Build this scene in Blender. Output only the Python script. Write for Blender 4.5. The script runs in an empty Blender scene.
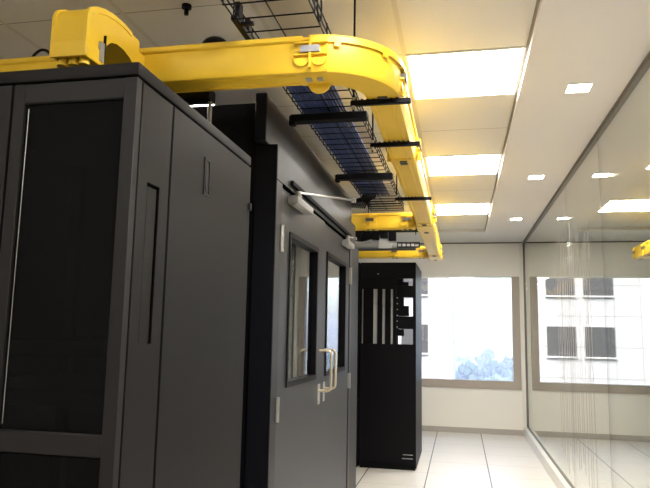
import bpy, bmesh, math, random
from mathutils import Vector, Matrix
random.seed(7)
S = bpy.context.scene
C = S.collection

# ------------------------------------------------------------------ materials
def nodes(name):
    m = bpy.data.materials.new(name); m.use_nodes = True
    nt = m.node_tree
    return m, nt, nt.nodes['Principled BSDF'], nt.nodes['Material Output']

def pbr(name, col, rough=0.5, metal=0.0, bump=0.0, bscale=60.0, var=0.0, vscale=3.0, spec=0.5):
    m, nt, b, out = nodes(name)
    b.inputs['Base Color'].default_value = (*col, 1)
    b.inputs['Roughness'].default_value = rough
    b.inputs['Metallic'].default_value = metal
    b.inputs['Specular IOR Level'].default_value = spec
    if bump or var:
        tc = nt.nodes.new('ShaderNodeTexCoord')
    if bump:
        n = nt.nodes.new('ShaderNodeTexNoise'); n.inputs['Scale'].default_value = bscale
        nt.links.new(tc.outputs['Object'], n.inputs['Vector'])
        bp = nt.nodes.new('ShaderNodeBump'); bp.inputs['Strength'].default_value = bump
        bp.inputs['Distance'].default_value = 0.004
        nt.links.new(n.outputs['Fac'], bp.inputs['Height'])
        nt.links.new(bp.outputs['Normal'], b.inputs['Normal'])
    if var:
        n2 = nt.nodes.new('ShaderNodeTexNoise'); n2.inputs['Scale'].default_value = vscale
        nt.links.new(tc.outputs['Object'], n2.inputs['Vector'])
        mx = nt.nodes.new('ShaderNodeMix'); mx.data_type = 'RGBA'
        mx.inputs['A'].default_value = (*[c * (1 - var) for c in col], 1)
        mx.inputs['B'].default_value = (*[min(1, c * (1 + var)) for c in col], 1)
        nt.links.new(n2.outputs['Fac'], mx.inputs['Factor'])
        nt.links.new(mx.outputs['Result'], b.inputs['Base Color'])
    return m

def emit(name, col, strength):
    m, nt, b, out = nodes(name)
    b.inputs['Base Color'].default_value = (0.8, 0.8, 0.8, 1)
    b.inputs['Emission Color'].default_value = (*col, 1)
    b.inputs['Emission Strength'].default_value = strength
    return m

def glass(name, tint=(1, 1, 1), ior=1.5, gloss=(1, 1, 1), coat=0.0):
    m, nt, b, out = nodes(name)
    nt.nodes.remove(b)
    t = nt.nodes.new('ShaderNodeBsdfTransparent'); t.inputs['Color'].default_value = (*tint, 1)
    g = nt.nodes.new('ShaderNodeBsdfGlossy'); g.inputs['Roughness'].default_value = 0.0
    g.inputs['Color'].default_value = (*gloss, 1)
    f = nt.nodes.new('ShaderNodeFresnel'); f.inputs['IOR'].default_value = ior
    # keep the same reflectance on the inside face of the pane
    geo = nt.nodes.new('ShaderNodeNewGeometry')
    mx = nt.nodes.new('ShaderNodeMix'); mx.data_type = 'FLOAT'
    mx.inputs['A'].default_value = ior; mx.inputs['B'].default_value = 1.0 / (1.0 / ior)
    nt.links.new(geo.outputs['Backfacing'], mx.inputs['Factor'])
    inv = nt.nodes.new('ShaderNodeMath'); inv.operation = 'DIVIDE'; inv.inputs[0].default_value = 1.0
    # Fresnel node inverts the IOR on backfaces; undo that
    sel = nt.nodes.new('ShaderNodeMix'); sel.data_type = 'FLOAT'
    sel.inputs['A'].default_value = ior; sel.inputs['B'].default_value = 1.0 / ior
    nt.links.new(geo.outputs['Backfacing'], sel.inputs['Factor'])
    nt.links.new(sel.outputs['Result'], f.inputs['IOR'])
    s = nt.nodes.new('ShaderNodeMixShader')
    cm = nt.nodes.new('ShaderNodeMath'); cm.operation = 'MULTIPLY_ADD'    # reflective solar film: a constant share on top of Fresnel
    cm.inputs[1].default_value = 1 - coat; cm.inputs[2].default_value = coat
    nt.links.new(f.outputs['Fac'], cm.inputs[0]); nt.links.new(cm.outputs[0], s.inputs[0]); nt.links.new(t.outputs[0], s.inputs[1]); nt.links.new(g.outputs[0], s.inputs[2])
    nt.links.new(s.outputs[0], out.inputs['Surface'])
    for n in (mx, inv): nt.nodes.remove(n)
    return m

def mesh_mat(name, col, open_=0.3, rough=0.5):
    """finely perforated sheet steel"""
    m, nt, b, out = nodes(name)
    b.inputs['Base Color'].default_value = (*col, 1); b.inputs['Roughness'].default_value = rough; b.inputs['Specular IOR Level'].default_value = 0.12
    t = nt.nodes.new('ShaderNodeBsdfTransparent')
    s = nt.nodes.new('ShaderNodeMixShader'); s.inputs[0].default_value = open_
    nt.links.new(b.outputs[0], s.inputs[1]); nt.links.new(t.outputs[0], s.inputs[2])
    nt.links.new(s.outputs[0], out.inputs['Surface'])
    return m

def grid_mat(name, col, line, px, py, ox, oy, wx, wy, rough, speck=0.0, line2=None, spec=0.5):
    """tile grid from object coordinates (metres): joints of width wx / wy at pitch px / py"""
    m, nt, b, out = nodes(name)
    b.inputs['Roughness'].default_value = rough
    b.inputs['Specular IOR Level'].default_value = spec
    tc = nt.nodes.new('ShaderNodeTexCoord'); sp = nt.nodes.new('ShaderNodeSeparateXYZ')
    nt.links.new(tc.outputs['Object'], sp.inputs[0])
    def mth(op, a, bb=None):
        n = nt.nodes.new('ShaderNodeMath'); n.operation = op
        for i, v in enumerate((a, bb)):
            if v is None: continue
            if isinstance(v, (int, float)): n.inputs[i].default_value = v
            else: nt.links.new(v, n.inputs[i])
        return n.outputs[0]
    def mask(sock, p, o, w):
        a = mth('SUBTRACT', sock, o - w / 2); a = mth('FLOORED_MODULO', a, p)
        return mth('LESS_THAN', a, w)
    mx_, my_ = mask(sp.outputs['X'], px, ox, wx), mask(sp.outputs['Y'], py, oy, wy)
    base = nt.nodes.new('ShaderNodeMix'); base.data_type = 'RGBA'
    ns = nt.nodes.new('ShaderNodeTexNoise'); ns.inputs['Scale'].default_value = 90; ns.inputs['Detail'].default_value = 4
    nt.links.new(tc.outputs['Object'], ns.inputs['Vector'])
    base.inputs['A'].default_value = (*[c * (1 - speck) for c in col], 1); base.inputs['B'].default_value = (*[min(1, c * (1 + speck)) for c in col], 1)
    nt.links.new(ns.outputs['Fac'], base.inputs['Factor'])
    last = base.outputs['Result']
    for msk, lc in ((my_, line2 or line), (mx_, line)):
        k = nt.nodes.new('ShaderNodeMix'); k.data_type = 'RGBA'
        nt.links.new(msk, k.inputs['Factor']); nt.links.new(last, k.inputs['A']); k.inputs['B'].default_value = (*lc, 1)
        last = k.outputs['Result']
    nt.links.new(last, b.inputs['Base Color'])
    return m

M = dict(
    floor=grid_mat('raised_floor_tiles', (0.72, 0.69, 0.65), (0.03, 0.028, 0.025), 0.61, 0.61, 0.275, 0.12, 0.011, 0.006, 0.32, 0.06, (0.30, 0.28, 0.25)),
    ceiling=grid_mat('ceiling_tiles', (0.70, 0.675, 0.63), (0.62, 0.585, 0.52), 0.61, 0.64, 0.345, 3.13, 0.024, 0.005, 0.9, 0.05, (0.2, 0.18, 0.15), 0.1),
    soffit=pbr('soffit_paint', (0.74, 0.705, 0.67), 0.85, bump=0.1, spec=0.2),
    wall=pbr('cream_wall_paint', (0.84, 0.815, 0.755), 0.8, bump=0.1, spec=0.2),
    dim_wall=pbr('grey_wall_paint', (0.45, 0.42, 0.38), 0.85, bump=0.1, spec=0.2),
    trim=pbr('white_trim_paint', (0.78, 0.76, 0.71), 0.5),
    skirting=pbr('grey_skirting', (0.42, 0.39, 0.35), 0.6),
    winframe=pbr('taupe_window_frame', (0.40, 0.35, 0.30), 0.5),
    channel=pbr('dark_channel', (0.10, 0.095, 0.085), 0.4, 0.6),
    alu=pbr('aluminium_channel', (0.20, 0.185, 0.165), 0.55, 0.2),
    paneglass=glass('window_glass', (0.97, 0.98, 0.98)),
    wallglass=glass('partition_glass', (0.86, 0.89, 0.86), 2.1, (0.99, 1.0, 0.97), 0.5),
    doorglass=glass('door_glass', (0.75, 0.78, 0.78), 1.6),
    etch=pbr('etched_film', (0.42, 0.38, 0.35), 0.7),
    rack=pbr('charcoal_powder_coat', (0.0086, 0.0074, 0.0075), 0.55, bump=0.08, bscale=900, spec=0.12),
    rack_door=pbr('charcoal_door_paint', (0.0125, 0.0112, 0.0112), 0.55, bump=0.08, bscale=900, spec=0.18),
    gap=pbr('black_gap', (0.002, 0.002, 0.002), 0.9, spec=0.0),
    perf=mesh_mat('perforated_steel', (0.0012, 0.0011, 0.0011), 0.2, 0.75),
    rearperf=mesh_mat('rear_perforated_steel', (0.012, 0.012, 0.013), 0.30),
    black=pbr('black_satin', (0.0035, 0.0028, 0.0042), 0.45, spec=0.12),
    blackmatte=pbr('black_matte', (0.0045, 0.0045, 0.0055), 0.7, spec=0.1),
    wire=pbr('black_wire', (0.004, 0.0037, 0.0035), 0.6, spec=0.12),
    cont=pbr('containment_charcoal', (0.017, 0.0163, 0.018), 0.5, bump=0.06, bscale=900, spec=0.35),
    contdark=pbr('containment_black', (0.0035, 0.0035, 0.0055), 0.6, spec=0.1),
    contdoor=pbr('containment_door_paint', (0.029, 0.0285, 0.032), 0.45, bump=0.05, bscale=900, spec=0.35),
    silver=pbr('brushed_silver', (0.45, 0.44, 0.42), 0.35, 0.8),
    closer=pbr('silver_closer_paint', (0.34, 0.33, 0.32), 0.45, 0.3),
    brass=pbr('pale_brass', (0.62, 0.55, 0.42), 0.35, 0.6),
    yellow=pbr('yellow_plastic', (0.80, 0.51, 0.028), 0.42, var=0.06, vscale=4),
    yellow_lid=pbr('yellow_lid_plastic', (0.82, 0.54, 0.04), 0.4),
    clip_dark=pbr('dark_latch', (0.10, 0.085, 0.06), 0.5, 0.3),
    clip=pbr('grey_latch', (0.40, 0.40, 0.42), 0.4, 0.5),
    blue=pbr('blue_jacket', (0.008, 0.022, 0.105), 0.5),
    blue2=pbr('mid_blue_jacket', (0.010, 0.034, 0.15), 0.5),
    grey=pbr('grey_conduit', (0.22, 0.22, 0.225), 0.45),
    white=pbr('white_plastic', (0.8, 0.8, 0.78), 0.4),
    lightgrey=pbr('light_grey_panel', (0.5, 0.5, 0.5), 0.5),
    panel=emit('panel_diffuser', (1.0, 0.96, 0.89), 17.0),
    down=emit('downlight_lens', (1.0, 0.93, 0.80), 14.0),
    facade=grid_mat('white_facade', (0.31, 0.315, 0.325), (0.19, 0.20, 0.21), 0.86, 1.07, -2.55, 0.0, 0.035, 0.04, 0.7, 0.03),
    bwindow=pbr('building_window', (0.032, 0.033, 0.036), 0.6),
    bpale=pbr('building_pale_glass', (0.55, 0.62, 0.72), 0.4),
    leaf=pbr('hazy_foliage', (0.035, 0.07, 0.06), 0.9, var=0.25, vscale=0.4, spec=0.0),
    leaf2=pbr('hazy_light_foliage', (0.10, 0.15, 0.10), 0.9, var=0.25, vscale=0.4, spec=0.0),
    bark=pbr('bark', (0.14, 0.11, 0.09), 0.9),
    land=pbr('far_land', (0.14, 0.18, 0.10), 0.95, var=0.3, vscale=0.05, spec=0.0),
)
# the facade is vertical: use X and Z for its panel joints
_nt = M['facade'].node_tree
for _l in list(_nt.links):
    if _l.from_node.type == 'SEPXYZ' and _l.from_socket.name == 'Y':
        _to = _l.to_socket; _n = _l.from_node; _nt.links.remove(_l); _nt.links.new(_n.outputs['Z'], _to)

# ------------------------------------------------------------------ mesh helpers
class MB:
    def __init__(self): self.bm = bmesh.new()
    def box(self, x0, x1, y0, y1, z0, z1, bev=0.0, seg=1):
        mat = Matrix.Translation(((x0 + x1) / 2, (y0 + y1) / 2, (z0 + z1) / 2)) @ Matrix.Diagonal((abs(x1 - x0), abs(y1 - y0), abs(z1 - z0), 1))
        r = bmesh.ops.create_cube(self.bm, size=1, matrix=mat)
        if bev:
            e = list({e for v in r['verts'] for e in v.link_edges})
            bmesh.ops.bevel(self.bm, geom=e, offset=bev, segments=seg, profile=0.5, affect='EDGES')
        return self
    def tube(self, pts, r, n=8, closed=False):
        bm = self.bm; pts = [Vector(p) for p in pts]; rings = []
        N = len(pts); up = None
        for i, p in enumerate(pts):
            a = pts[(i - 1) % N] if (i > 0 or closed) else p
            b = pts[(i + 1) % N] if (i < N - 1 or closed) else p
            t = (b - a).normalized()
            if up is None:
                up = Vector((0, 0, 1)) if abs(t.z) < 0.9 else Vector((1, 0, 0))
            s = t.cross(up).normalized(); up = s.cross(t).normalized()
            rr = r[i] if isinstance(r, (list, tuple)) else r
            rings.append([bm.verts.new(p + (s * math.cos(2 * math.pi * k / n) + up * math.sin(2 * math.pi * k / n)) * rr) for k in range(n)])
        for i in range(N if closed else N - 1):
            A, B = rings[i], rings[(i + 1) % N]
            for k in range(n):
                bm.faces.new((A[k], A[(k + 1) % n], B[(k + 1) % n], B[k]))
        if not closed:
            bm.faces.new(list(reversed(rings[0]))); bm.faces.new(rings[-1])
        return self
    def sweep(self, prof, path, ups=None):
        """closed profile [(u right, v up)] along path [(point, tangent)] with Z up"""
        bm = self.bm; rings = []
        for p, t in path:
            p = Vector(p); t = Vector(t).normalized(); s = t.cross(Vector((0, 0, 1))).normalized()
            rings.append([bm.verts.new(p + s * u + Vector((0, 0, v))) for u, v in prof])
        n = len(prof)
        for A, B in zip(rings, rings[1:]):
            for k in range(n): bm.faces.new((A[k], A[(k + 1) % n], B[(k + 1) % n], B[k]))
        bm.faces.new(list(reversed(rings[0]))); bm.faces.new(rings[-1])
        return self
    def extrude(self, poly, axis, a, b):
        """poly of 2D points in the other two axes (in x,y,z order), extruded along axis from a to b"""
        bm = self.bm
        def P(q, t):
            l = list(q); l.insert('xyz'.index(axis), t); return bm.verts.new(l)
        A = [P(q, a) for q in poly]; B = [P(q, b) for q in poly]; n = len(poly)
        bm.faces.new(A); bm.faces.new(list(reversed(B)))
        for k in range(n): bm.faces.new((A[k], B[k], B[(k + 1) % n], A[(k + 1) % n]))
        return self
    def pieces(self, name, mat, parent=None):
        """like build, but every separate piece becomes a mesh of its own"""
        bm = self.bm; left = set(bm.verts); out = []
        while left:
            st = [next(iter(left))]; isl = set(st)
            while st:
                v = st.pop()
                for e in v.link_edges:
                    o = e.other_vert(v)
                    if o not in isl: isl.add(o); st.append(o)
            left -= isl
            m2 = MB(); mp = {v: m2.bm.verts.new(v.co) for v in sorted(isl, key=lambda q: q.index)}
            for f in {f for v in isl for f in v.link_faces}: m2.bm.faces.new([mp[v] for v in f.verts])
            out.append(m2.build(name, mat, parent))
        bm.free(); return out
    def build(self, name, mat, parent=None, loc=None):
        bm = self.bm
        bmesh.ops.recalc_face_normals(bm, faces=bm.faces[:])
        me = bpy.data.meshes.new(name); bm.to_mesh(me); bm.free()
        me.polygons.foreach_set('use_smooth', [True] * len(me.polygons))
        me.set_sharp_from_angle(angle=math.radians(38))
        me.materials.append(mat if not isinstance(mat, str) else M[mat])
        o = bpy.data.objects.new(name, me); C.objects.link(o)
        if parent is not None:
            o.parent = parent
            # parts are modelled in world coordinates: undo the parent's offset
            o.matrix_parent_inverse = world_of(parent).inverted()
        return o

def world_of(o):
    m = Matrix.LocRotScale(o.location, o.rotation_euler, o.scale)
    return (world_of(o.parent) @ o.matrix_parent_inverse @ m) if o.parent else m

def box(name, mat, x0, x1, y0, y1, z0, z1, parent=None, bev=0.0, seg=1):
    return MB().box(x0, x1, y0, y1, z0, z1, bev, seg).build(name, mat, parent)

def tag(o, label, cat, group=None):
    o['label'] = label; o['category'] = cat
    if group: o['group'] = group
    return o
def thing(name, label, cat, loc, group=None):
    o = bpy.data.objects.new(name, None); C.objects.link(o); o.location = loc; o.empty_display_size = 0.1
    return tag(o, label, cat, group)
def struct(o):
    o['kind'] = 'structure'; return o
def copy_tree(o, parent=None):
    c = o.copy(); C.objects.link(c)
    if parent is not None:
        c.parent = parent; c.matrix_parent_inverse = o.matrix_parent_inverse.copy()
    for ch in list(o.children): copy_tree(ch, c)
    return c

# ------------------------------------------------------------------ the room shell
YW = 9.73            # window wall
GX = 0.93            # glass partition
CZ, SZ = 2.80, 2.76  # tiled ceiling, plasterboard soffit
XL, YB, XR = -4.6, -3.2, 2.7
struct(box('floor', 'floor', XL, XR, YB, YW, -0.1, 0))
struct(box('ceiling', 'ceiling', XL, 0.345, YB, 8.73, CZ, CZ + 0.12))
sf = MB().box(0.345, XR, YB, YW, SZ, CZ + 0.12).box(XL, 0.345, 8.73, YW, SZ, CZ + 0.12)
struct(sf.build('trim_1', 'soffit'))
struct(box('trim_2', 'alu', 0.333, 0.3445, YB, 8.73, CZ - 0.012, CZ))
# window wall with its opening
WX0, WX1, WZ0, WZ1 = -2.20, 0.85, 0.633, 2.25
w = MB()
w.box(XL, WX0, YW, YW + 0.22, 0, 2.92).box(WX1, XR, YW, YW + 0.22, 0, 2.92)
w.box(WX0, WX1, YW, YW + 0.22, 0, WZ0).box(WX0, WX1, YW, YW + 0.22, WZ1, 2.92)
struct(w.build('wall_back', 'wall'))
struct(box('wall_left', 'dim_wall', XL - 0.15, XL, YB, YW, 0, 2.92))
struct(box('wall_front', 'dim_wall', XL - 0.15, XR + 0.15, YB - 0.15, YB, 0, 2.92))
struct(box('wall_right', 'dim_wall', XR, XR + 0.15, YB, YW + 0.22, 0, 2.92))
struct(box('baseboard_back', 'skirting', XL, 0.865, YW - 0.012, YW, 0, 0.075))
struct(box('trim_shadow_gap', 'channel', XL, 0.905, YW - 0.006, YW, SZ - 0.016, SZ))  # dark strip standing in for the shadow gap under the soffit
win = struct(bpy.data.objects.new('window_1', None)); C.objects.link(win); win.location = (0, YW, WZ0)
f = MB()
f.box(0.745, WX1, YW - 0.02, YW + 0.10, WZ0, WZ1).box(WX0, WX0 + 0.1, YW - 0.02, YW + 0.10, WZ0, WZ1)
f.box(WX0, WX1, YW - 0.021, YW + 0.10, WZ0, 0.747).box(-1.33, -1.28, YW + 0.02, YW + 0.09, 0.747, WZ1)
f.build('window_frame', 'winframe', win)
box('window_pane', 'paneglass', WX0 + 0.1, -1.33, YW + 0.05, YW + 0.056, 0.747, WZ1, win)
box('window_pane', 'paneglass', -1.28, 0.745, YW + 0.05, YW + 0.056, 0.747, WZ1, win)

# glass partition on the right: kerb, channels, post, panes
struct(box('trim_4', 'trim', 0.865, 1.0, YB, YW, 0, 0.116, bev=0.004))
struct(box('trim_5', 'alu', GX - 0.016, GX + 0.016, YB, YW, 0.116, 0.132))
tc = MB().box(GX - 0.020, GX + 0.020, YB, YW, 2.722, SZ)
struct(tc.build('trim_6', 'alu'))
struct(box('trim_7', 'channel', GX - 0.022, GX + 0.022, YB, YW, 2.736, 2.744))
struct(MB().box(GX - 0.02, GX + 0.02, YW - 0.022, YW, 0.132, 2.722).build('trim_8', 'alu'))
struct(MB().box(0.862, 0.908, YW - 0.03, YW, 0.116, SZ - 0.016).build('trim_9', 'trim'))
part = thing('glass_partition', 'tall clear glass partition wall reflecting the window, standing on the white kerb', 'glass wall', (GX, 3.0, 0.14))
edges = [YB + 0.02, -1.12, 0.28, 1.68, 3.08, 4.48, 5.88, YW - 0.024]
for a, b in zip(edges, edges[1:]):
    box('glass_pane', 'wallglass', GX - 0.006, GX + 0.006, a + 0.0025, b - 0.0025, 0.132, 2.722, part)
for e in edges[1:-1]:
    if e > 4: box('pane_joint', 'channel', GX - 0.0062, GX + 0.0062, e - 0.0025, e + 0.0025, 0.132, 2.722, part)
rl = random.Random(3)
for k in range(17):
    y = 4.95 + k * 0.098 + rl.uniform(-0.02, 0.02)
    hi = 2.42 - 0.35 * rl.random(); lo = 0.16 + 0.3 * rl.random()
    box('etched_line', 'etch', GX - 0.0078, GX - 0.0066, y - 0.0014, y + 0.0014, lo, hi, part)

# ------------------------------------------------------------------ lights
def ceiling_panel(x0, y0, label):
    t = thing('ceiling_light', label, 'light', (x0 + 0.305, y0 + 0.32, CZ), 'square ceiling light panels')
    fr = MB()
    for b in ((x0 + .003, x0 + .6, y0 + .003, y0 + .016), (x0 + .003, x0 + .6, y0 + .624, y0 + .637), (x0 + .003, x0 + .016, y0 + .016, y0 + .624), (x0 + .587, x0 + .6, y0 + .016, y0 + .624)):
        fr.box(*b, CZ - 0.006, CZ)
    fr.build('frame', 'trim', t)
    box('diffuser', 'panel', x0 + .016, x0 + .587, y0 + .016, y0 + .624, CZ - 0.005, CZ - 0.001, t)
    return t
PX = -0.265
ceiling_panel(PX, 3.13, 'nearest and largest bright square light panel in the tiled ceiling over the aisle')
ceiling_panel(PX, 5.05, 'middle of the three bright light panels over the aisle')
ceiling_panel(PX, 6.97, 'farthest bright light panel over the aisle, nearest the window')
ceiling_panel(PX, 1.21, 'light panel overhead nearest the viewpoint, over the aisle')
ceiling_panel(PX, -0.71, 'light panel overhead behind the viewpoint, over the aisle')
ceiling_panel(-2.095, -0.71, 'light panel overhead behind the viewpoint, over the cabinets')
ceiling_panel(-2.095, 3.13, 'light panel glimpsed behind the yellow raceway above the near cabinet')
def downlight(y, label):
    t = thing('downlight', label, 'light', (0.66, y, SZ), 'square recessed downlights in the soffit')
    fr = MB(); h, g = 0.072, 0.060
    for b in ((-h, h, -h, -g), (-h, h, g, h), (-h, -g, -g, g), (g, h, -g, g)):
        fr.box(0.66 + b[0], 0.66 + b[1], y + b[2], y + b[3], SZ - 0.004, SZ)
    fr.build('trim_ring', 'trim', t)
    box('lens', 'down', 0.66 - g, 0.66 + g, y - g, y + g, SZ - 0.003, SZ - 0.0005, t)
downlight(3.63, 'nearest square downlight in the plain soffit beside the glass')
downlight(5.70, 'middle square downlight in the soffit beside the glass')
downlight(7.77, 'farthest square downlight in the soffit, near the window wall')
downlight(1.56, 'square downlight in the soffit directly beside the viewpoint')

# ------------------------------------------------------------------ near cabinet (front-left)
X0, Y0, Y1, ZT = -0.842, 1.511, 2.475, 2.10
XC = X0 - 0.378 * 2 - 0.006           # left side of the cabinet
def near_cabinet():
    t = thing('server_cabinet', 'big charcoal server cabinet nearest the viewpoint, with split mesh front doors', 'server cabinet', ((X0 + XC) / 2, (Y0 + Y1) / 2, 0))
    b = MB()
    b.box(XC, X0 - 0.004, Y0 + 0.03, Y1, 0, 0.06)                      # plinth
    b.box(XC, XC + 0.02, Y0 + 0.03, Y1, 0.06, 2.06).box(XC + .02, X0 - .01, Y1 - 0.02, Y1, 0.06, 2.06)
    for x in (XC + 0.02, X0 - 0.05):
        b.box(x, x + 0.04, Y0 + 0.06, Y0 + 0.1, 0.06, 2.06).box(x, x + 0.04, Y1 - 0.12, Y1 - 0.08, 0.06, 2.06)
    b.build('body_frame', 'blackmatte', t)
    MB().box(XC, X0, Y0, Y1, 2.062, ZT, 0.006, 2).build('top_cap', 'rack', t)
    MB().box(XC + .01, X0 - .012, Y0 + .03, Y1 - .01, 2.052, 2.064).build('cap_gap', 'gap', t)
    # side: narrow front panel and the wide removable panel
    s1 = MB().box(X0 - 0.02, X0 - 0.002, Y0 + 0.036, 1.732, 0.06, 2.054, 0.0012).build('side_post_panel', 'rack', t)
    MB().box(X0 - .02, X0 - .006, Y0 + .0285, Y0 + .05, .06, 2.054).box(X0 - .03, X0 - .006, 1.728, 1.746, .06, 2.054).build('panel_gap', 'gap', t)
    fl = MB().box(X0 - 0.004, X0 - 0.0016, 1.600, 1.655, 1.345, 1.775).build('flush_handle', 'rack', s1)
    MB().box(X0 - 0.004, X0 + 0.0005, 1.655, 1.668, 1.342, 1.785).box(X0 - 0.004, X0 + 0.0005, 1.600, 1.668, 1.775, 1.785).build('handle_shadow_line', 'gap', s1)  # raised black strips drawn as the shadow line beside and above the handle
    s2 = MB().box(X0 - 0.02, X0, 1.741, Y1 - 0.002, 0.06, 2.054, 0.0012).build('side_panel', 'rack', t)
    la = MB()
    for q in ((1.985, 1.993, 1.835, 1.965), (2.027, 2.035, 1.835, 1.965), (1.993, 2.027, 1.957, 1.965), (1.993, 2.027, 1.835, 1.843)):
        la.box(X0 - 0.004, X0 + 0.003, *q)
    la.build('latch_frame', 'black', s2)
    MB().box(X0 - 0.004, X0 + 0.002, 2.000, 2.021, 1.852, 1.95, 0.001).build('latch_handle', 'rack_door', s2)
    MB().box(X0 - .002, X0 + .010, Y1 - .022, Y1 - .004, 1.872, 1.902, .002).build('panel_catch', 'rack_door', s2)
    # two half-width doors, each a frame with two perforated panels
    for nm, xa, xb in (('l', XC, XC + 0.376), ('r', X0 - 0.378, X0 - 0.002)):
        d = MB(); ya, yb = Y0, Y0 + 0.028
        d.box(xa, xa + 0.036, ya, yb, 0.05, 2.056, 0.0012).box(xb - 0.038, xb, ya, yb, 0.05, 2.056, 0.0012)
        d.box(xa + 0.034, xb - 0.036, ya, yb, 1.998, 2.056, 0.003).box(xa + 0.034, xb - 0.036, ya, yb, 1.060, 1.116, 0.003).box(xa + 0.034, xb - 0.036, ya, yb, 0.05, 0.11, 0.003)
        dr = d.build('door', 'rack_door', t)
        pn = MB()
        pn.box(xa + 0.034, xb - 0.036, ya + 0.010, ya + 0.013, 1.116, 1.998).box(xa + 0.034, xb - 0.036, ya + 0.010, ya + 0.013, 0.11, 1.060)
        pn.pieces('mesh_panel', 'perf', dr)
        if nm == 'r':
            MB().tube([(xa + 0.047, ya + 0.006, 1.13), (xa + 0.047, ya + 0.006, 1.985)], 0.0011, 6).build('specular_line', 'silver', dr)  # silver thread standing in for the specular line near the door edge
            MB().box(xa - 0.012, xa + 0.022, ya - 0.022, ya, 1.125, 1.185, 0.004, 2).build('door_handle', 'rack', dr)
            hh = MB()
            for k in range(3): hh.box(xb - 0.002, xb + 0.0, ya + .004, ya + .02, 0.25 + k * 0.75, 0.31 + k * 0.75)
            hh.pieces('hinge', 'black', dr)
    return t
cab = near_cabinet()
# equipment faintly visible behind the mesh
def device(z, h, label):
    t = thing('rack_server', label, 'server', (X0 - 0.38, Y0 + 0.14, z), 'servers in the near cabinet')
    MB().box(XC + 0.07, X0 - 0.07, Y0 + 0.12, Y1 - 0.15, z, z + h, 0.002).build('chassis', 'blackmatte', t)
    MB().box(XC + 0.066, X0 - 0.066, Y0 + 0.108, Y0 + 0.12, z + .003, z + h - .003, 0.002).build('bezel', 'grey', t)
device(1.30, 0.044, 'upper of two slim servers showing dimly through the near cabinet mesh')
device(1.165, 0.044, 'lower of two slim servers showing dimly through the near cabinet mesh')

# ------------------------------------------------------------------ aisle containment
def containment():
    t = thing('aisle_containment', 'charcoal containment surround framing the double doors, with tall header above', 'containment frame', (-1.6, 4.0, 0))
    MB().box(-0.95, X0, 2.86, 5.20, 2.10, 2.270, 0.004).build('header_box', 'cont', t)
    MB().box(-0.94, -0.885, 2.80, 5.25, 2.2705, 2.505, 0.004).build('upper_header', 'cont', t)
    MB().box(-0.95, X0, 2.86, 2.962, 0, 2.0995, 0.003).build('door_jamb', 'cont', t)
    MB().box(-0.95, X0, 2.852, 2.8595, 0, 2.270, 0.002).build('end_cap', 'contdark', t)  # added near-black plate: paints the shade on the jamb's front end
    MB().box(-0.94, -0.885, 2.792, 2.7995, 2.2705, 2.505, 0.002).build('end_cap', 'contdark', t)  # same for the upper header: end face shaded by a dark plate
    MB().box(-0.95, X0, 4.965, 5.03, 0, 2.0995, 0.003).build('door_jamb', 'contdoor', t)
    MB().box(-0.95, X0 - 0.012, 5.034, 5.46, 0, 2.0995, 0.003).build('filler_panel', 'cont', t)
    MB().box(-3.6, -0.95, 2.88, 2.93, 0, 2.49).build('end_panel', 'contdark', t)
    MB().box(-3.6, -0.95, 5.40, 5.45, 0, 2.40).build('rear_panel', 'contdark', t)
    MB().box(-3.6, -0.945, 2.93, 5.40, 2.36, 2.40).build('unseen_roof', 'contdark', t)  # unseen roof, added to block light and keep the interior dark
    MB().box(-3.65, -3.6, 2.88, 5.45, 0, 2.49).build('side_wall', 'contdark', t)
    MB().box(-0.865, X0 + 0.004, 2.964, 4.963, 2.088, 2.0995).build('head_seal', 'gap', t)
    MB().box(X0, X0 + 0.018, 3.10, 4.90, 2.125, 2.150, 0.002).build('closer_track', 'blackmatte', t)
containment()

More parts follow.
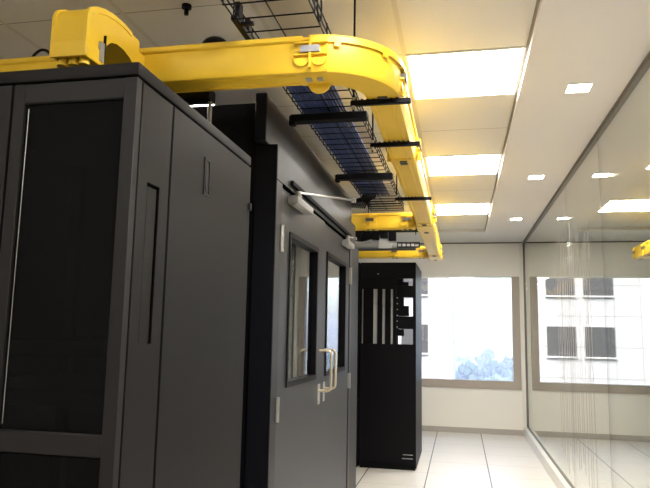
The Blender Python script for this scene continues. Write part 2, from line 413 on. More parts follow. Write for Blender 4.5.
def leaf(y0, y1, wy0, wy1, wz0, wz1, hinge_y, pull_y, label, cl):
    t = thing('aisle_door', label, 'door', (-0.87, y0, 0.02))
    xa, xb = -0.895, -0.85
    b = MB()
    b.box(xa, xb, y0, wy0, 0.02, 2.086).box(xa, xb, wy1, y1, 0.02, 2.086)
    b.box(xa, xb, wy0, wy1, 0.02, wz0).box(xa, xb, wy0, wy1, wz1, 2.086)
    b.build('panel', 'contdoor', t)
    fr = MB(); g = 0.022
    fr.box(-0.90, -0.842, wy0 - .004, wy0 + g, wz0 - .006, wz1 + .006, .003).box(-0.90, -0.842, wy1 - g, wy1 + .004, wz0 - .006, wz1 + .006, .003)
    fr.box(-0.90, -0.842, wy0 + g, wy1 - g, wz0 - .006, wz0 + g).box(-0.90, -0.842, wy0 + g, wy1 - g, wz1 - g, wz1 + .006)
    wf = fr.build('window_surround', 'black', t)
    box('glass', 'doorglass', -0.875, -0.869, wy0 + g, wy1 - g, wz0 + g, wz1 - g, wf)
    for z0, z1 in ((1.765, 1.895), (0.965, 1.08)):
        h = MB().tube([(-0.838, hinge_y, z0), (-0.838, hinge_y, z1)], 0.011, 10)
        h.box(-0.8495, -0.843, hinge_y - 0.002, hinge_y + (0.015 if hinge_y < 3.5 else -0.015), z0 + .004, z1 - .004)
        h.build('hinge', 'silver', t)
    pts = [(-0.85, pull_y, 1.275)]
    for a in range(7):
        an = a / 6 * math.pi / 2
        pts.append((-0.80 + 0.025 * math.sin(an), pull_y, 1.250 + 0.025 * math.cos(an)))
    for a in range(7):
        an = a / 6 * math.pi / 2
        pts.append((-0.80 + 0.025 * math.cos(an), pull_y, 1.060 - 0.025 * math.sin(an)))
    pts.append((-0.85, pull_y, 1.035))
    hn = MB().tube(pts, 0.0085, 10).build('pull_handle', 'brass', t)
    MB().box(-0.8505, -0.846, pull_y - 0.028, pull_y + 0.028, 0.955, 1.075, 0.001).build('back_plate', 'closer', hn)
    t.rotation_euler.z = 0.0; leaf_root = t
    # hydraulic closer with arm
    c = MB().box(-0.8505, -0.795, cl[0], cl[1], 2.030, 2.068, 0.006, 2)
    c.tube([(-0.822, cl[0] + 0.10, 2.07), (-0.822, cl[0] + 0.10, 2.112)], 0.016, 12)
    c.tube([(-0.822, cl[0] + 0.01, 2.048), (-0.822, cl[0] + 0.15, 2.048)], 0.027, 14)
    co = c.build('closer_body', 'closer', t)
    MB().tube([(-0.822, cl[0] + 0.10, 2.105), (cl[3], cl[0] + cl[2], cl[4])], 0.0055, 8).build('closer_arm', 'silver', co)
    sh = MB().box(cl[3] - .012, cl[3] + .012, cl[0] + cl[2] - 0.025, cl[0] + cl[2] + 0.025, cl[4] - .01, cl[4] + .01, 0.003)
    sh.build('arm_shoe', 'closer', co)
    return t
near_leaf = leaf(2.966, 3.966, 3.135, 3.775, 1.115, 1.885, 2.958, 3.875, 'near charcoal door of the double doors, hinged beside the big cabinet', (3.09, 3.42, 0.50, -0.60, 2.142))
leaf(3.972, 4.960, 4.085, 4.795, 1.115, 1.905, 4.968, 4.06, 'far charcoal door of the double doors, hinged toward the window wall', (4.62, 4.88, 0.24, -0.79, 2.112))

near_leaf.rotation_euler.z = -0.0094      # not quite shut

# ------------------------------------------------------------------ far black rack
FX1, FX0, FY0, FY1, FZ = -0.456, -1.052, 6.88, 7.93, 2.15
def far_rack():
    t = thing('equipment_rack', 'tall black equipment rack by the window with upright slots and open bays', 'rack', ((FX0 + FX1) / 2, 7.4, 0))
    s = MB()
    s.box(FX1 - 0.02, FX1, FY0 + .02, FY1, 0.02, FZ - 0.02, 0.002)
    s.build('side_panel', 'black', t)
    MB().box(FX0, FX0 + 0.02, FY0 + .02, FY1, 0.02, FZ - 0.02, 0.002).build('side_panel', 'black', t)
    MB().box(FX0, FX1, FY0 + .005, FY1, FZ - 0.02, FZ, 0.004).build('top_cap', 'black', t)
    MB().box(FX0 + .01, FX1 - .01, FY0 + .01, FY1, 0, 0.08).build('plinth', 'blackmatte', t)
    slots = [(-1.035, -1.018), (-0.910, -0.866), (-0.812, -0.783), (-0.722, -0.698)]
    z0, z1 = 1.280, 1.862
    oz1 = 1.975; ox0, ox1 = -0.660, -0.487
    f = MB(); ya, yb = FY0, FY0 + 0.02
    f.box(FX0, FX1, ya, yb, 0.05, z0, 0.002)
    f.box(FX0, FX1, ya, yb, oz1, FZ - 0.02, 0.002)
    f.box(FX0, ox0, ya, yb, z1, oz1)
    xs = [FX0] + [v for sl in slots for v in sl] + [ox0]
    for a, b in zip(xs[0::2], xs[1::2]): f.box(a, b, ya, yb, z0, z1)
    f.box(ox1, FX1, ya, yb, z0, oz1)
    d = f.build('front_panel', 'black', t)
    eq = [(1.94, 1.975, ox0, -0.592), (1.90, 1.94, ox0, -0.535), (1.775, 1.90, ox0, ox1), (1.685, 1.775, ox0, -0.585), (1.575, 1.685, ox0, -0.532), (1.44, 1.575, ox0, ox1), (1.365, 1.44, ox0, -0.585)]
    for a, b, x0, x1 in eq:
        MB().box(x0, x1, ya + 0.004, ya + 0.06, a + .001, b - .001, 0.002).build('filler_module', 'blackmatte', t)
    for k in range(6):
        box('port_tick', 'lightgrey', -0.658, -0.648, ya + 0.0015, ya + 0.0045, 1.455 + k * 0.062, 1.465 + k * 0.062, t)
    MB().box(FX0 + .02, -0.74, FY1 - 0.012, FY1 - 0.004, 0.08, FZ - 0.02).build('rear_mesh', 'black', t)
    for a, b in slots: MB().box(a - .004, b + .004, ya + 0.0205, ya + 0.06, z0 - .01, z1 + .01).build('cable_duct', 'lightgrey', t)
    MB().box(-0.735, FX1 - .02, FY1 - 0.012, FY1 - 0.004, 0.08, 1.1).build('rear_panel', 'black', t)
    MB().box(-0.590, -0.488, ya - 0.002, ya, 0.150, 0.158).box(-0.600, -0.488, ya - 0.002, ya, 0.112, 0.120).pieces('vent_strip', 'silver', t)
    MB().tube([(-0.86, ya - 0.003, 2.025), (-0.86, ya + 0.002, 2.025)], 0.008, 8).build('lock', 'silver', t)
far_rack()
rk = thing('equipment_rack', 'plain black rack mostly hidden behind the containment, left of the slotted rack', 'rack', (-1.36, 7.4, 0))
MB().box(-1.655, -1.06, 6.885, 7.93, 0.08, FZ, 0.004).build('body', 'black', rk)
MB().box(-1.645, -1.07, 6.9, 7.92, 0, 0.08).build('plinth', 'blackmatte', rk)

# ------------------------------------------------------------------ yellow fibre raceway
RZ = 2.34
PROF = [(-.070, .012), (-.062, 0), (-.046, 0), (-.044, .004), (.018, .004), (.020, 0), (.028, 0), (.030, .004), (.044, .004), (.046, 0), (.062, 0), (.070, .012),
        (.070, .112), (.077, .116), (.077, .1275), (-.077, .1275), (-.077, .116), (-.070, .112)]
LID = [(-.080, .119), (-.0772, .119), (-.0772, .1277), (.0772, .1277), (.0772, .119), (.080, .119), (.080, .133), (.072, .140), (-.072, .140), (-.080, .133)]
def straight(a, b):
    t = Vector(b) - Vector(a); return [(a, t), (b, t)]
def half_disc(mb, c, ax_n, ax_u, r, th, sgn):
    """thin half disc: centre c, normal ax_n, flat side along ax_u, bulging along sgn * (n x u)"""
    n, u = Vector(ax_n), Vector(ax_u); w_ = n.cross(u) * sgn; c = Vector(c); bm = mb.bm
    pts = [c + u * r * math.cos(a) + w_ * r * math.sin(a) for a in [math.pi * k / 10 for k in range(11)]]
    A = [bm.verts.new(p + n * th / 2) for p in pts]; B = [bm.verts.new(p - n * th / 2) for p in pts]
    bm.faces.new(A); bm.faces.new(list(reversed(B)))
    for k in range(11): bm.faces.new((A[k], B[k], B[(k + 1) % 11], A[(k + 1) % 11]))
def coupler(p, t, parent, parts=(1, 1, 1), disc=False, clip='clip_dark'):
    """collar joining two lengths, with ribbed latch ears on its sides and underside"""
    p = Vector(p); t = Vector(t).normalized(); s = t.cross(Vector((0, 0, 1)))
    L = 0.062
    col = [(u * 1.035, v * 1.0 - 0.002 if v < 0.06 else v) for u, v in [(-.070, .012), (-.062, 0), (.062, 0), (.070, .012), (.070, .112), (.078, .116), (.078, .128), (-.078, .128), (-.078, .116), (-.070, .112)]]
    mb = MB(); mb.sweep(col, [(p - t * L, t), (p + t * L, t)])
    cl = MB()
    for side, on in ((1, parts[0]), (-1, parts[1])):
        if not on: continue
        c = p + s * side * 0.073 + Vector((0, 0, 0.075))
        # vertical rib and scalloped flanges
        def bx(m, du, a0, a1, z0, z1):
            q = [(a, z, k) for a in (a0, a1) for z in (z0, z1) for k in (0.0, du)]
            vs = [m.bm.verts.new(p + t * a + Vector((0, 0, z)) + s * side * (0.072 + k)) for a, z, k in q]
            for f_ in ((0, 1, 3, 2), (4, 6, 7, 5), (0, 4, 5, 1), (2, 3, 7, 6), (0, 2, 6, 4), (1, 5, 7, 3)): m.bm.faces.new([vs[i] for i in f_])
        bx(mb, 0.022, -0.004, 0.004, 0.006, 0.130)
        bx(mb, 0.018, -L, L, 0.102, 0.108); bx(mb, 0.018, -L, L, 0.056, 0.062)
        for sg in (-1, 1):
            cc = p + t * sg * 0.033 + Vector((0, 0, 0.046)) + s * side * 0.074
            half_disc(mb, cc, s * side, t, 0.030, 0.018, -1 if (s * side).cross(t).z > 0 else 1)
        bx(cl, 0.026, -0.036, 0.036, 0.064, 0.089)
    if parts[2]:
        if abs(t.x) > 0.5 and disc:
            half_disc(mb, p - s * 0.05 + t * 0.008 + Vector((0, 0, 0.003)), s, t, 0.046, 0.006, -1 if s.cross(t).z > 0 else 1)
        for sg in (-1, 1):
            q = p + t * sg * 0.022
            cl.box(q.x - (0.02 if abs(t.y) > .5 else 0.012), q.x + (0.02 if abs(t.y) > .5 else 0.012), q.y - 0.014, q.y + 0.014, p.z - 0.008, p.z + 0.002)
    o = mb.build('coupler', 'yellow', parent)
    cl.pieces('latch_clip', clip, o)
    return o

LY, LX, RR = 2.27, -0.30, 0.235
run = thing('cable_raceway', 'long yellow cable raceway crossing over the cabinet and turning along the aisle', 'cable raceway', (LX, LY, RZ))
MB().sweep(PROF, straight((-4.2, LY, RZ), (LX - RR, LY, RZ))).build('cross_section', 'yellow', run)
MB().sweep(LID, straight((-4.2, LY, RZ), (LX - RR - .03, LY, RZ))).build('lid', 'yellow_lid', run)
arc = []
for k in range(25):
    a = math.pi / 2 * k / 24
    arc.append(((LX - RR + RR * math.sin(a), LY + RR - RR * math.cos(a), RZ), (math.cos(a), math.sin(a), 0)))
ELB = [(u * 1.06, v if v > 0.02 else v - 0.003) for u, v in [(-.070, .014), (-.060, 0), (.060, 0), (.070, .014), (.070, .112), (.077, .116), (.077, .1275), (-.077, .1275), (-.077, .116), (-.070, .112)]]
el = MB().sweep(ELB, arc).build('elbow', 'yellow', run)
ELID = [(-.086, .106), (-.083, .106), (-.083, .1277), (.083, .1277), (.083, .106), (.086, .106), (.086, .130), (.074, .140), (-.074, .140), (-.086, .130)]
MB().sweep(ELID, arc).build('elbow_lid', 'yellow_lid', el)
tb = MB()
for k in (5, 15):
    (p, t) = arc[k]; p = Vector(p); t = Vector(t); s = t.cross(Vector((0, 0, 1))); c = p + s * 0.086
    vs = [tb.bm.verts.new(c + t * a + s * b + Vector((0, 0, z))) for a in (-.012, .012) for z in (.088, .128) for b in (-.002, .004)]
    for f_ in ((0, 1, 3, 2), (4, 6, 7, 5), (0, 4, 5, 1), (2, 3, 7, 6), (0, 2, 6, 4), (1, 5, 7, 3)): tb.bm.faces.new([vs[i] for i in f_])
tb.pieces('lid_tab', 'yellow', el)
MB().sweep(PROF, straight((LX, LY + RR, RZ), (LX, 8.34, RZ))).build('aisle_section', 'yellow', run)
MB().sweep(LID, straight((LX, LY + RR + .03, RZ), (LX, 8.34, RZ))).build('lid', 'yellow_lid', run)
coupler((LX - RR + 0.004, LY, RZ), (1, 0, 0), run, disc=True, clip='clip')
coupler((LX, LY + RR + 0.02, RZ), (0, 1, 0), run, (1, 0, 1))
coupler((LX, 3.52, RZ), (0, 1, 0), run, (1, 1, 1))
for yy in (5.62, 6.04, 7.88, 8.30): coupler((LX, yy, RZ), (0, 1, 0), run, (1, 0, 1))
TEE = [(u * 1.10, v - 0.004 if v < 0.02 else v) for u, v in ELB]
for yc in (5.83, 8.09):
    MB().sweep(TEE, straight((LX, yc - .15, RZ), (LX, yc + .15, RZ))).build('tee_fitting', 'yellow', run)
MB().box(LX - 0.08, LX + 0.08, 8.34, 8.352, RZ, RZ + 0.14, 0.004).build('end_cap', 'yellow_lid', run)
for yc, lab in ((5.83, 'yellow branch raceway crossing left from the run, nearer of two'), (8.09, 'yellow branch raceway above the slotted black rack, farther of two')):
    b = thing('branch_raceway', lab, 'cable raceway', (-0.9, yc, RZ))
    MB().sweep(PROF, straight((-2.2, yc, RZ), (-0.392, yc, RZ))).build('channel', 'yellow', b)
    MB().sweep(LID, straight((-2.2, yc, RZ), (-0.392, yc, RZ))).build('lid', 'yellow_lid', b)
    coupler((-0.46, yc, RZ), (1, 0, 0), b)
    coupler((-0.80, yc, RZ), (1, 0, 0), b)

# arched drop fitting over the front of the near cabinet
dr = thing('drop_fitting', 'arched yellow cable drop fitting hooked over the raceway above the cabinet', 'cable drop', (-1.26, 2.0, 2.25))
AX0, AX1 = -1.330, -1.198
outer = [(1.800, 2.262), (1.800, 2.415), (1.806, 2.440), (1.822, 2.462), (1.85, 2.480), (1.90, 2.500), (1.96, 2.512), (2.03, 2.514), (2.09, 2.507), (2.142, 2.489), (2.150, 2.480), (2.152, 2.446), (2.196, 2.446)]
inner = [(2.196, 2.352), (2.14, 2.352), (2.118, 2.37), (2.085, 2.392), (2.04, 2.405), (1.99, 2.405), (1.955, 2.392), (1.928, 2.365), (1.915, 2.335), (1.910, 2.262)]
sq = lambda L: [(y, 2.277 + (z - 2.262) * 0.852 if y < 2.12 else z - 0.004) for y, z in L]
outer = sq(outer); inner = sq(inner)
mb = MB(); mb.extrude(outer + inner, 'x', AX0 + 0.004, AX1 - 0.004)
mb.build('arch', 'yellow', dr)
rimp = [(y, z) for y, z in outer]
mb = MB()
for xa, xb in ((AX0, AX0 + .012), (AX1 - .012, AX1)):
    o2 = outer; i2 = [(y + (.004 if k else 0), z - .012) for k, (y, z) in enumerate(reversed(outer))]
    # raised rim following the arch
    rim_ = [q for q in outer if q[0] < 2.12]
    ring = [(y - 0.004, z + 0.004) for y, z in rim_] + [(y + (0.012 if y < 2.0 else -0.004), z - (0.012 if y > 1.81 else 0.0)) for y, z in reversed(rim_)]
    mb.extrude(ring, 'x', xa, xb)
mb.build('rim', 'yellow_lid', dr)
mb = MB().box(AX0 - .002, AX1 + .002, 1.797, 1.806, 2.272, 2.325, 0.002).box(AX1 - .004, AX1 + .004, 1.80, 1.905, 2.270, 2.325, .002)
mb.build('skirt', 'yellow', dr)
for k in range(3):
    x = AX0 + 0.026 + k * 0.040
    MB().tube([(x, 1.835, 2.285), (x, 1.835, 2.255)], [0.016, 0.019], 14).build('outlet', 'yellow', dr)
MB().box(AX1 - .002, AX1 + .008, 1.872, 1.897, 2.285, 2.355, .001).build('latch_clip', 'clip', dr)
MB().box(AX1 - .012, AX1 + .0045, 1.905, 1.91, 2.29, 2.39).build('throat_edge', 'black', dr)

# thin black cable arching over the raceway at far left
pts = [(-1.70 + 0.125 * (1 - math.cos(math.pi * k / 14)) / 1, 2.26, 2.478 + 0.075 * math.sin(math.pi * k / 14)) for k in range(15)]
pts = [(-1.765 + 0.115 * k / 14, 2.26, 2.476 + 0.062 * math.sin(math.pi * k / 14) ** 0.6) for k in range(15)]
tag(MB().tube(pts, 0.006, 8).build('cable_loop', 'black'), 'thin black cable loop arching up from the raceway left of the drop fitting', 'cable')

# ------------------------------------------------------------------ wire cable tray
TX0, TX1, TZ0, TZ1, TY0, TY1 = -0.787, -0.492, 2.500, 2.560, 0.9, 5.74
tray = thing('cable_tray', 'long black wire cable tray hung above the aisle doors', 'cable tray', ((TX0 + TX1) / 2, 3, TZ0))
fl, s0, s1 = MB(), MB(), MB()
for x in (TX0, -0.640, TX1): fl.tube([(x, TY0, TZ0), (x, TY1, TZ0)], 0.0032, 6)
n = int((TY1 - TY0) / 0.105)
for k in range(n + 1):
    y = TY0 + 0.01 + k * 0.105
    fl.tube([(TX0, y, TZ0 - .004), (TX1, y, TZ0 - .004)], 0.0030, 6)
    s0.tube([(TX0 - .003, y, TZ0 - .006), (TX0 - .003, y, TZ1)], 0.0028, 6); s1.tube([(TX1 + .003, y, TZ0 - .006), (TX1 + .003, y, TZ1)], 0.0028, 6)
for s_, x in ((s0, TX0), (s1, TX1)):
    for z in (TZ0 + .030, TZ1): s_.tube([(x, TY0, z), (x, TY1, z)], 0.0034, 6)
for y in [4.75 + 0.05 * k for k in range(20)]:
    fl.tube([(TX0, y, TZ0 - .004), (TX1, y, TZ0 - .004)], 0.0024, 6)
fl.build('wire_floor', 'wire', tray); s0.build('side_mesh', 'wire', tray); s1.build('side_mesh', 'wire', tray)
for y0, y1 in ((2.06, 2.26),):
    sc = MB().box(TX0 - .012, TX0 + .012, y0, y1, TZ0 - .008, TZ0 + .012, .003).box(TX0 - .010, TX0 + .010, y0 + .03, y0 + .07, TZ0, TZ1 + .02, .003).box(TX0 - .010, TX0 + .010, y1 - .06, y1 - .03, TZ0, TZ1 + .012, .003)
    sc.box(TX0 - .004, TX0 + .06, y0 + .04, y0 + .06, TZ0 - .008, TZ0 + .004, .002)
    sc.build('splice_clip', 'black', tray)
ring = [(TX1 + 0.012, 2.10 + 0.035 * math.cos(2 * math.pi * k / 20), 2.535 + 0.055 * math.sin(2 * math.pi * k / 20)) for k in range(20)]
MB().tube(ring, 0.0035, 6, True).build('wire_ring', 'wire', tray)

# blue cables lying in the tray
rc = random.Random(5)
proto = []
for v in range(3):
    pts = []
    ph = rc.uniform(0, 6)
    for k in range(30):
        y = 2.37 + k * (5.15 - 2.37) / 29
        pts.append((0.002 * math.sin(y * 2.1 + ph), y, 0.003 * math.sin(y * 3.3 + ph * 2)))
    me = MB().tube(pts, 0.0064, 8).build('network_cable', 'blue' if v != 1 else 'blue2'); proto.append(me)
cnt = 0
for row, nn in ((0, 15), (1, 13)):
    for k in range(nn):
        x = -0.775 + (k + 0.5 * row) * 0.0152
        o = proto[cnt] if cnt < 3 else proto[rc.randrange(3)].copy()
        if cnt >= 3: C.objects.link(o)
        o.location = (x, rc.uniform(-0.02, 0.02), TZ0 + 0.0125 + row * 0.0140 + rc.uniform(0, .003))
        tag(o, 'blue network cable lying lengthwise in the wire cable tray', 'cable', 'blue network cables in the wire tray')
        cnt += 1

# black support brackets under the tray and struts under the raceway
def strut(x0, x1, y, z, label, teeth=True):
    t = thing('support_strut', label, 'support', ((x0 + x1) / 2, y, z), 'struts under the raceway')
    MB().box(x0, x1, y - 0.011, y + 0.011, z - 0.026, z - 0.004, 0.003).build('channel', 'black', t)
    if teeth:
        te = MB(); x = x0 + 0.02
        while x < x1 - 0.06:
            te.box(x, x + 0.008, y - 0.008, y + 0.008, z - 0.006, z + 0.001); x += 0.024
        te.build('teeth', 'black', t)
    MB().tube([(x0 + 0.012, y, z - 0.05), (x0 + 0.012, y, CZ)], 0.0045, 8).build('hanger_rod', 'wire', t)
    MB().tube([(x0 + 0.012, y, z - 0.042), (x0 + 0.012, y, z + 0.010)], 0.009, 6).build('hanger_nut', 'silver', t)
strut(-0.435, -0.186, 2.52, RZ - 0.001, 'black toothed strut under the raceway just past the elbow')
strut(-0.435, -0.186, 3.12, RZ - 0.001, 'black strut under the raceway before its middle coupler')
strut(-0.440, -0.186, 4.44, RZ - 0.001, 'black strut under the raceway beyond its middle coupler')
def bracket(y, label):
    t = thing('tray_bracket', label, 'support', (-0.68, y, TZ0 - .03), 'brackets under the wire tray')
    MB().box(-0.845, -0.445, y - 0.035, y + 0.035, TZ0 - 0.046, TZ0 - 0.0085, 0.006).build('beam', 'blackmatte', t)
    e = MB().box(-0.855, -0.82, y - 0.018, y + 0.018, TZ0 - 0.062, TZ0 - 0.006, 0.005)
    e.build('end_hook', 'black', t)
    r2 = MB()
    for k in range(7): r2.tube([(-0.79 + k * 0.05, y, TZ0 - 0.043), (-0.79 + k * 0.05, y, TZ0 - 0.038)], 0.006, 8)
    r2.pieces('bolt', 'silver', t)
bracket(3.10, 'broad black bracket under the nearer blue cables in the wire tray')
bracket(4.36, 'broad black bracket under the farther blue cables in the wire tray')

# bundle of black cables dropping off the end of the tray
def wavy(p0, p1, amp, seed, n=14):
    r = random.Random(seed); a, b = Vector(p0), Vector(p1); ph = [r.uniform(0, 6) for _ in range(3)]
    out = []
    for k in range(n):
        u = k / (n - 1); e = math.sin(math.pi * u)
        out.append(a.lerp(b, u) + Vector((amp * e * math.sin(4 * u + ph[0]), amp * e * math.sin(5 * u + ph[1]), amp * e * math.sin(6 * u + ph[2]))))
    return out
g = 'black patch cables at the far end of the tray'
for k in range(8):
    o = MB().tube(wavy((-0.76 + k * 0.014, 5.10, TZ0 + 0.014), (-0.91 + k * 0.016, 5.33 + 0.01 * k, 2.455), 0.022, 1), 0.0062, 8).build('patch_cable', 'blackmatte')
    tag(o, 'black cable spilling from the far end of the wire tray', 'cable', g)

# far cross tray with black fittings and a grey conduit over the racks
ft = thing('cross_tray', 'far black cross tray with fittings between the two yellow branches', 'cable tray', (-0.8, 6.72, 2.42))
MB().box(-1.5, -0.42, 6.70, 6.73, 2.452, 2.480, 0.003).box(-0.80, -0.43, 6.66, 6.70, 2.455, 2.485, 0.003).build('rail', 'black', ft)
fb = MB()
for k in range(6): fb.box(-0.70 + k * 0.05, -0.688 + k * 0.05, 7.30, 7.33, 2.375, 2.42)
fb.box(-0.70, -0.44, 7.30, 7.33, 2.366, 2.380).box(-0.70, -0.44, 7.30, 7.33, 2.415, 2.430)
fb.build('comb_bracket', 'black', ft)
cl = MB()
for x, z in ((-1.06, 2.45), (-0.955, 2.46), (-0.87, 2.43), (-0.78, 2.45), (-0.69, 2.42)):
    cl.box(x - .04, x + .04, 6.69, 6.75, z - .06, z + .03, .006)
cl.pieces('fitting', 'black', ft)
MB().box(-0.84, -0.70, 6.735, 6.75, 2.285, 2.46, .004).build('cover_plate', 'lightgrey', ft)
for x in (-0.95, -0.445): MB().tube([(x, 6.715, 2.42), (x, 6.715, CZ)], 0.005, 8).build('hanger_rod', 'wire', ft)
for k in range(7):
    o = MB().tube(wavy((-1.25 - .02 * k, 6.62 + .02 * k, 2.36 + .015 * k), (-0.86 + 0.02 * k, 6.62 + .012 * k, 2.38 + 0.015 * k), 0.03, 40), 0.007, 8).build('patch_cable', 'blackmatte')
    tag(o, 'black cable tangled along the far cross tray above the racks', 'cable', 'black cables on the far cross tray')
tag(MB().tube([(-1.6, 7.55, 2.41), (-0.50, 7.55, 2.41)], 0.045, 20).build('conduit', 'grey'), 'grey conduit running crosswise above the slotted black rack', 'conduit')

# small things above the near cabinet
d = thing('cable_gland', 'small black rounded cap peeking over the raceway beside the tray', 'cable gland', (-0.99, 2.42, 2.5))
mb = MB()
bmesh.ops.create_uvsphere(mb.bm, u_segments=20, v_segments=12, radius=0.065, matrix=Matrix.Translation((-1.0, 2.42, 2.555)) @ Matrix.Diagonal((1, 1, 0.85, 1)))
mb.build('cap', 'black', d)
MB().tube([(-1.0, 2.42, 2.585), (TX0 + .01, 2.42, 2.585)], 0.006, 8).build('stay_rod', 'wire', d)
pb = thing('support_post', 'grey post with black bracket on top of the near cabinet behind the raceway', 'support', (-1.03, 2.46, ZT))
MB().tube([(-1.03, 2.46, ZT), (-1.03, 2.46, 2.345)], 0.009, 10).build('post', 'grey', pb)
MB().box(-1.20, -1.02, 2.42, 2.50, 2.345, 2.40, 0.01, 2).build('arm', 'blackmatte', pb)
sp = thing('sprinkler_head', 'small black sprinkler head on the tiled ceiling above the yellow raceway', 'sprinkler', (-1.16, 2.45, CZ))
MB().tube([(-1.165, 2.47, CZ), (-1.165, 2.47, CZ - .015)], 0.022, 14).build('escutcheon', 'black', sp)
MB().tube([(-1.165, 2.47, CZ - .015), (-1.165, 2.47, CZ - .045)], 0.010, 10).build('bulb', 'black', sp)

# ------------------------------------------------------------------ outdoors
BY = 24.0
bld = thing('office_building', 'white panelled office block opposite, its windows reflected in the glass partition', 'building', (-6, BY, -20))
MB().box(-14.0, -0.28, BY, BY + 12, -25, 9.5).build('facade', 'facade', bld)
for z0, z1 in ((2.86, 3.90), (0.74, 1.77), (-1.38, -0.35), (4.98, 6.02)):
    for k in (0, 1, 4, 5, 6, 7):
        x1 = -1.15 - k * 1.27
        wn = MB().box(x1 - 0.97, x1, BY - 0.02, BY + 0.03, z0, z1).build('window', 'bwindow', bld)
        MB().box(x1 - 0.99, x1 + 0.03, BY - 0.10, BY, z0 - 0.06, z0).build('sill', 'facade', wn)
    MB().box(-0.88, -0.60, BY - 0.015, BY + 0.02, z0, z1).build('window', 'bpale', bld)
MB().box(-4.55, -4.42, BY - 0.12, BY, -25, 9.5).build('pilaster', 'white', bld)
struct(box('trim_10', 'land', -400, 400, 26, 900, -27, -25))
rt = random.Random(11)
tm = []
for v in range(3):
    mb = MB()
    for k in range(150):
        a = rt.uniform(0, 6.28); z = rt.uniform(6, 17); r = 5.6 * math.sqrt(max(0.03, 1 - ((z - 10) / 7.4) ** 2)) * math.sqrt(rt.random())
        bmesh.ops.create_icosphere(mb.bm, subdivisions=1, radius=rt.uniform(0.5, 1.25), matrix=Matrix.Translation((r * math.cos(a), r * math.sin(a), z)) @ Matrix.Rotation(a, 4, 'Z'))
    for vv in mb.bm.verts: vv.co += Vector([rt.uniform(-.22, .22) for _ in range(3)])
    tm.append(mb)
tp = []
for v, mb in enumerate(tm):
    t = thing('tree', 'x', 'tree', (0, 0, -25))
    t.location = (0, 0, 0)
    mb.build('crown', 'leaf' if v != 1 else 'leaf2', t)
    MB().tube([(0, 0, 0), (0, 0, 11)], [0.6, 0.3], 8).build('trunk', 'bark', t)
    tp.append(t)
n = 0
used = set()
names = ('nearest', 'second', 'third', 'fourth', 'farthest')
for row, (yy, base, count) in enumerate(((148, -24.3, 3), (169, -24.0, 3), (190, -23.6, 4), (212, -23.0, 4), (235, -22.3, 5))):
    for k in range(count):
        x = -6 + 6.5 * (row % 2) + 13.4 * k + yy * 0.005 + rt.uniform(-.3, .3); v = (0, 1, 2, 1, 0, 2, 1)[(k + 2 * row) % 7]
        if v not in used: t = tp[v]; used.add(v)
        else: t = copy_tree(tp[v])
        s = rt.uniform(0.84, 0.94)
        t.location = (x, yy + rt.uniform(-3, 3), base + rt.uniform(-.6, .6)); t.scale = (s, s, s * (1.08 + 0.04 * row)); t.rotation_euler.z = rt.uniform(0, 6)
        kind = 'pale green' if v == 1 else 'blue-green'
        tag(t, kind + ' hazy treetop in the ' + names[row] + ' row of trees seen through the window', 'tree', names[row] + ' row of ' + kind + ' treetops')
for v in range(3):
    if v not in used:
        for ch in list(tp[v].children): bpy.data.objects.remove(ch)
        bpy.data.objects.remove(tp[v])

# distance haze over the park: a thin scattering layer of air
hz, hnt, hb, hout = nodes('haze_air'); hnt.nodes.remove(hb)
vs = hnt.nodes.new('ShaderNodeVolumeScatter'); vs.inputs['Color'].default_value = (0.55, 0.66, 1.0, 1); vs.inputs['Density'].default_value = 0.0038; vs.inputs['Anisotropy'].default_value = 0.0
hnt.links.new(vs.outputs[0], hout.inputs['Volume'])
ho = MB().box(-150, 220, 60, 420, -26, 10).build('haze', hz); ho['kind'] = 'stuff'; ho['label'] = 'pale blue haze hanging over the park beyond the window'; ho['category'] = 'haze'

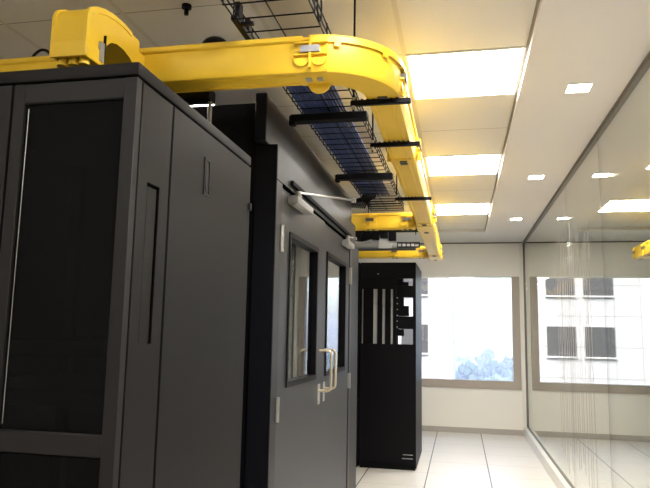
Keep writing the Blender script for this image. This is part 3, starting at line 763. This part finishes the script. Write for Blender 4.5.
# ------------------------------------------------------------------ sky, sun
wd = bpy.data.worlds.new('sky'); S.world = wd; wd.use_nodes = True
nt = wd.node_tree; bg = nt.nodes['Background']
sk = nt.nodes.new('ShaderNodeTexSky'); sk.sky_type = 'NISHITA'; sk.sun_disc = False
sk.sun_elevation = math.radians(50); sk.sun_rotation = math.radians(160); sk.dust_density = 4.0; sk.air_density = 1.0
nt.links.new(sk.outputs[0], bg.inputs['Color']); bg.inputs['Strength'].default_value = 0.45
su = bpy.data.lights.new('sun', 'SUN'); su.energy = 0.25; su.angle = math.radians(1.0); su.color = (1.0, 0.95, 0.88)
so = bpy.data.objects.new('sun', su); C.objects.link(so); so.rotation_euler = (math.radians(48), 0, math.radians(-20)); so.location = (0, -20, 30)
# daylight sampling aid at the window opening
pl = bpy.data.lights.new('window_portal', 'AREA'); pl.shape = 'RECTANGLE'; pl.size = 2.85; pl.size_y = 1.5; pl.cycles.is_portal = True
po = bpy.data.objects.new('window_portal', pl); C.objects.link(po); po.location = (-0.68, YW + 0.12, 1.5); po.rotation_euler = (math.radians(-90), 0, 0)

# ------------------------------------------------------------------ camera
F, yaw, pitch, roll = 641.6, 0.208176, 0.138138, 0.0190258
cy, sy, cp, spp, cr, sr = math.cos(yaw), math.sin(yaw), math.cos(pitch), math.sin(pitch), math.cos(roll), math.sin(roll)
fw = Vector((-sy * cp, cy * cp, spp)); rt_ = Vector((cy, sy, 0)); up = rt_.cross(fw)
r2 = rt_ * cr + up * sr; u2 = -rt_ * sr + up * cr
cam = bpy.data.cameras.new('camera'); co = bpy.data.objects.new('camera', cam); C.objects.link(co)
cam.sensor_fit = 'HORIZONTAL'; cam.sensor_width = 36; cam.lens = F / 650 * 36; cam.clip_start = 0.02; cam.clip_end = 2000
m = Matrix((( r2.x, u2.x, -fw.x, 0), (r2.y, u2.y, -fw.y, 0), (r2.z, u2.z, -fw.z, 1.38), (0, 0, 0, 1)))
co.matrix_world = m
S.camera = co
S.view_settings.view_transform = 'Standard'; S.view_settings.look = 'None'
S.view_settings.exposure = 1.38; S.view_settings.gamma = 1.0; S.view_settings.use_curve_mapping = False
S.cycles.max_bounces = 10; S.cycles.transparent_max_bounces = 16; S.cycles.use_denoising = True
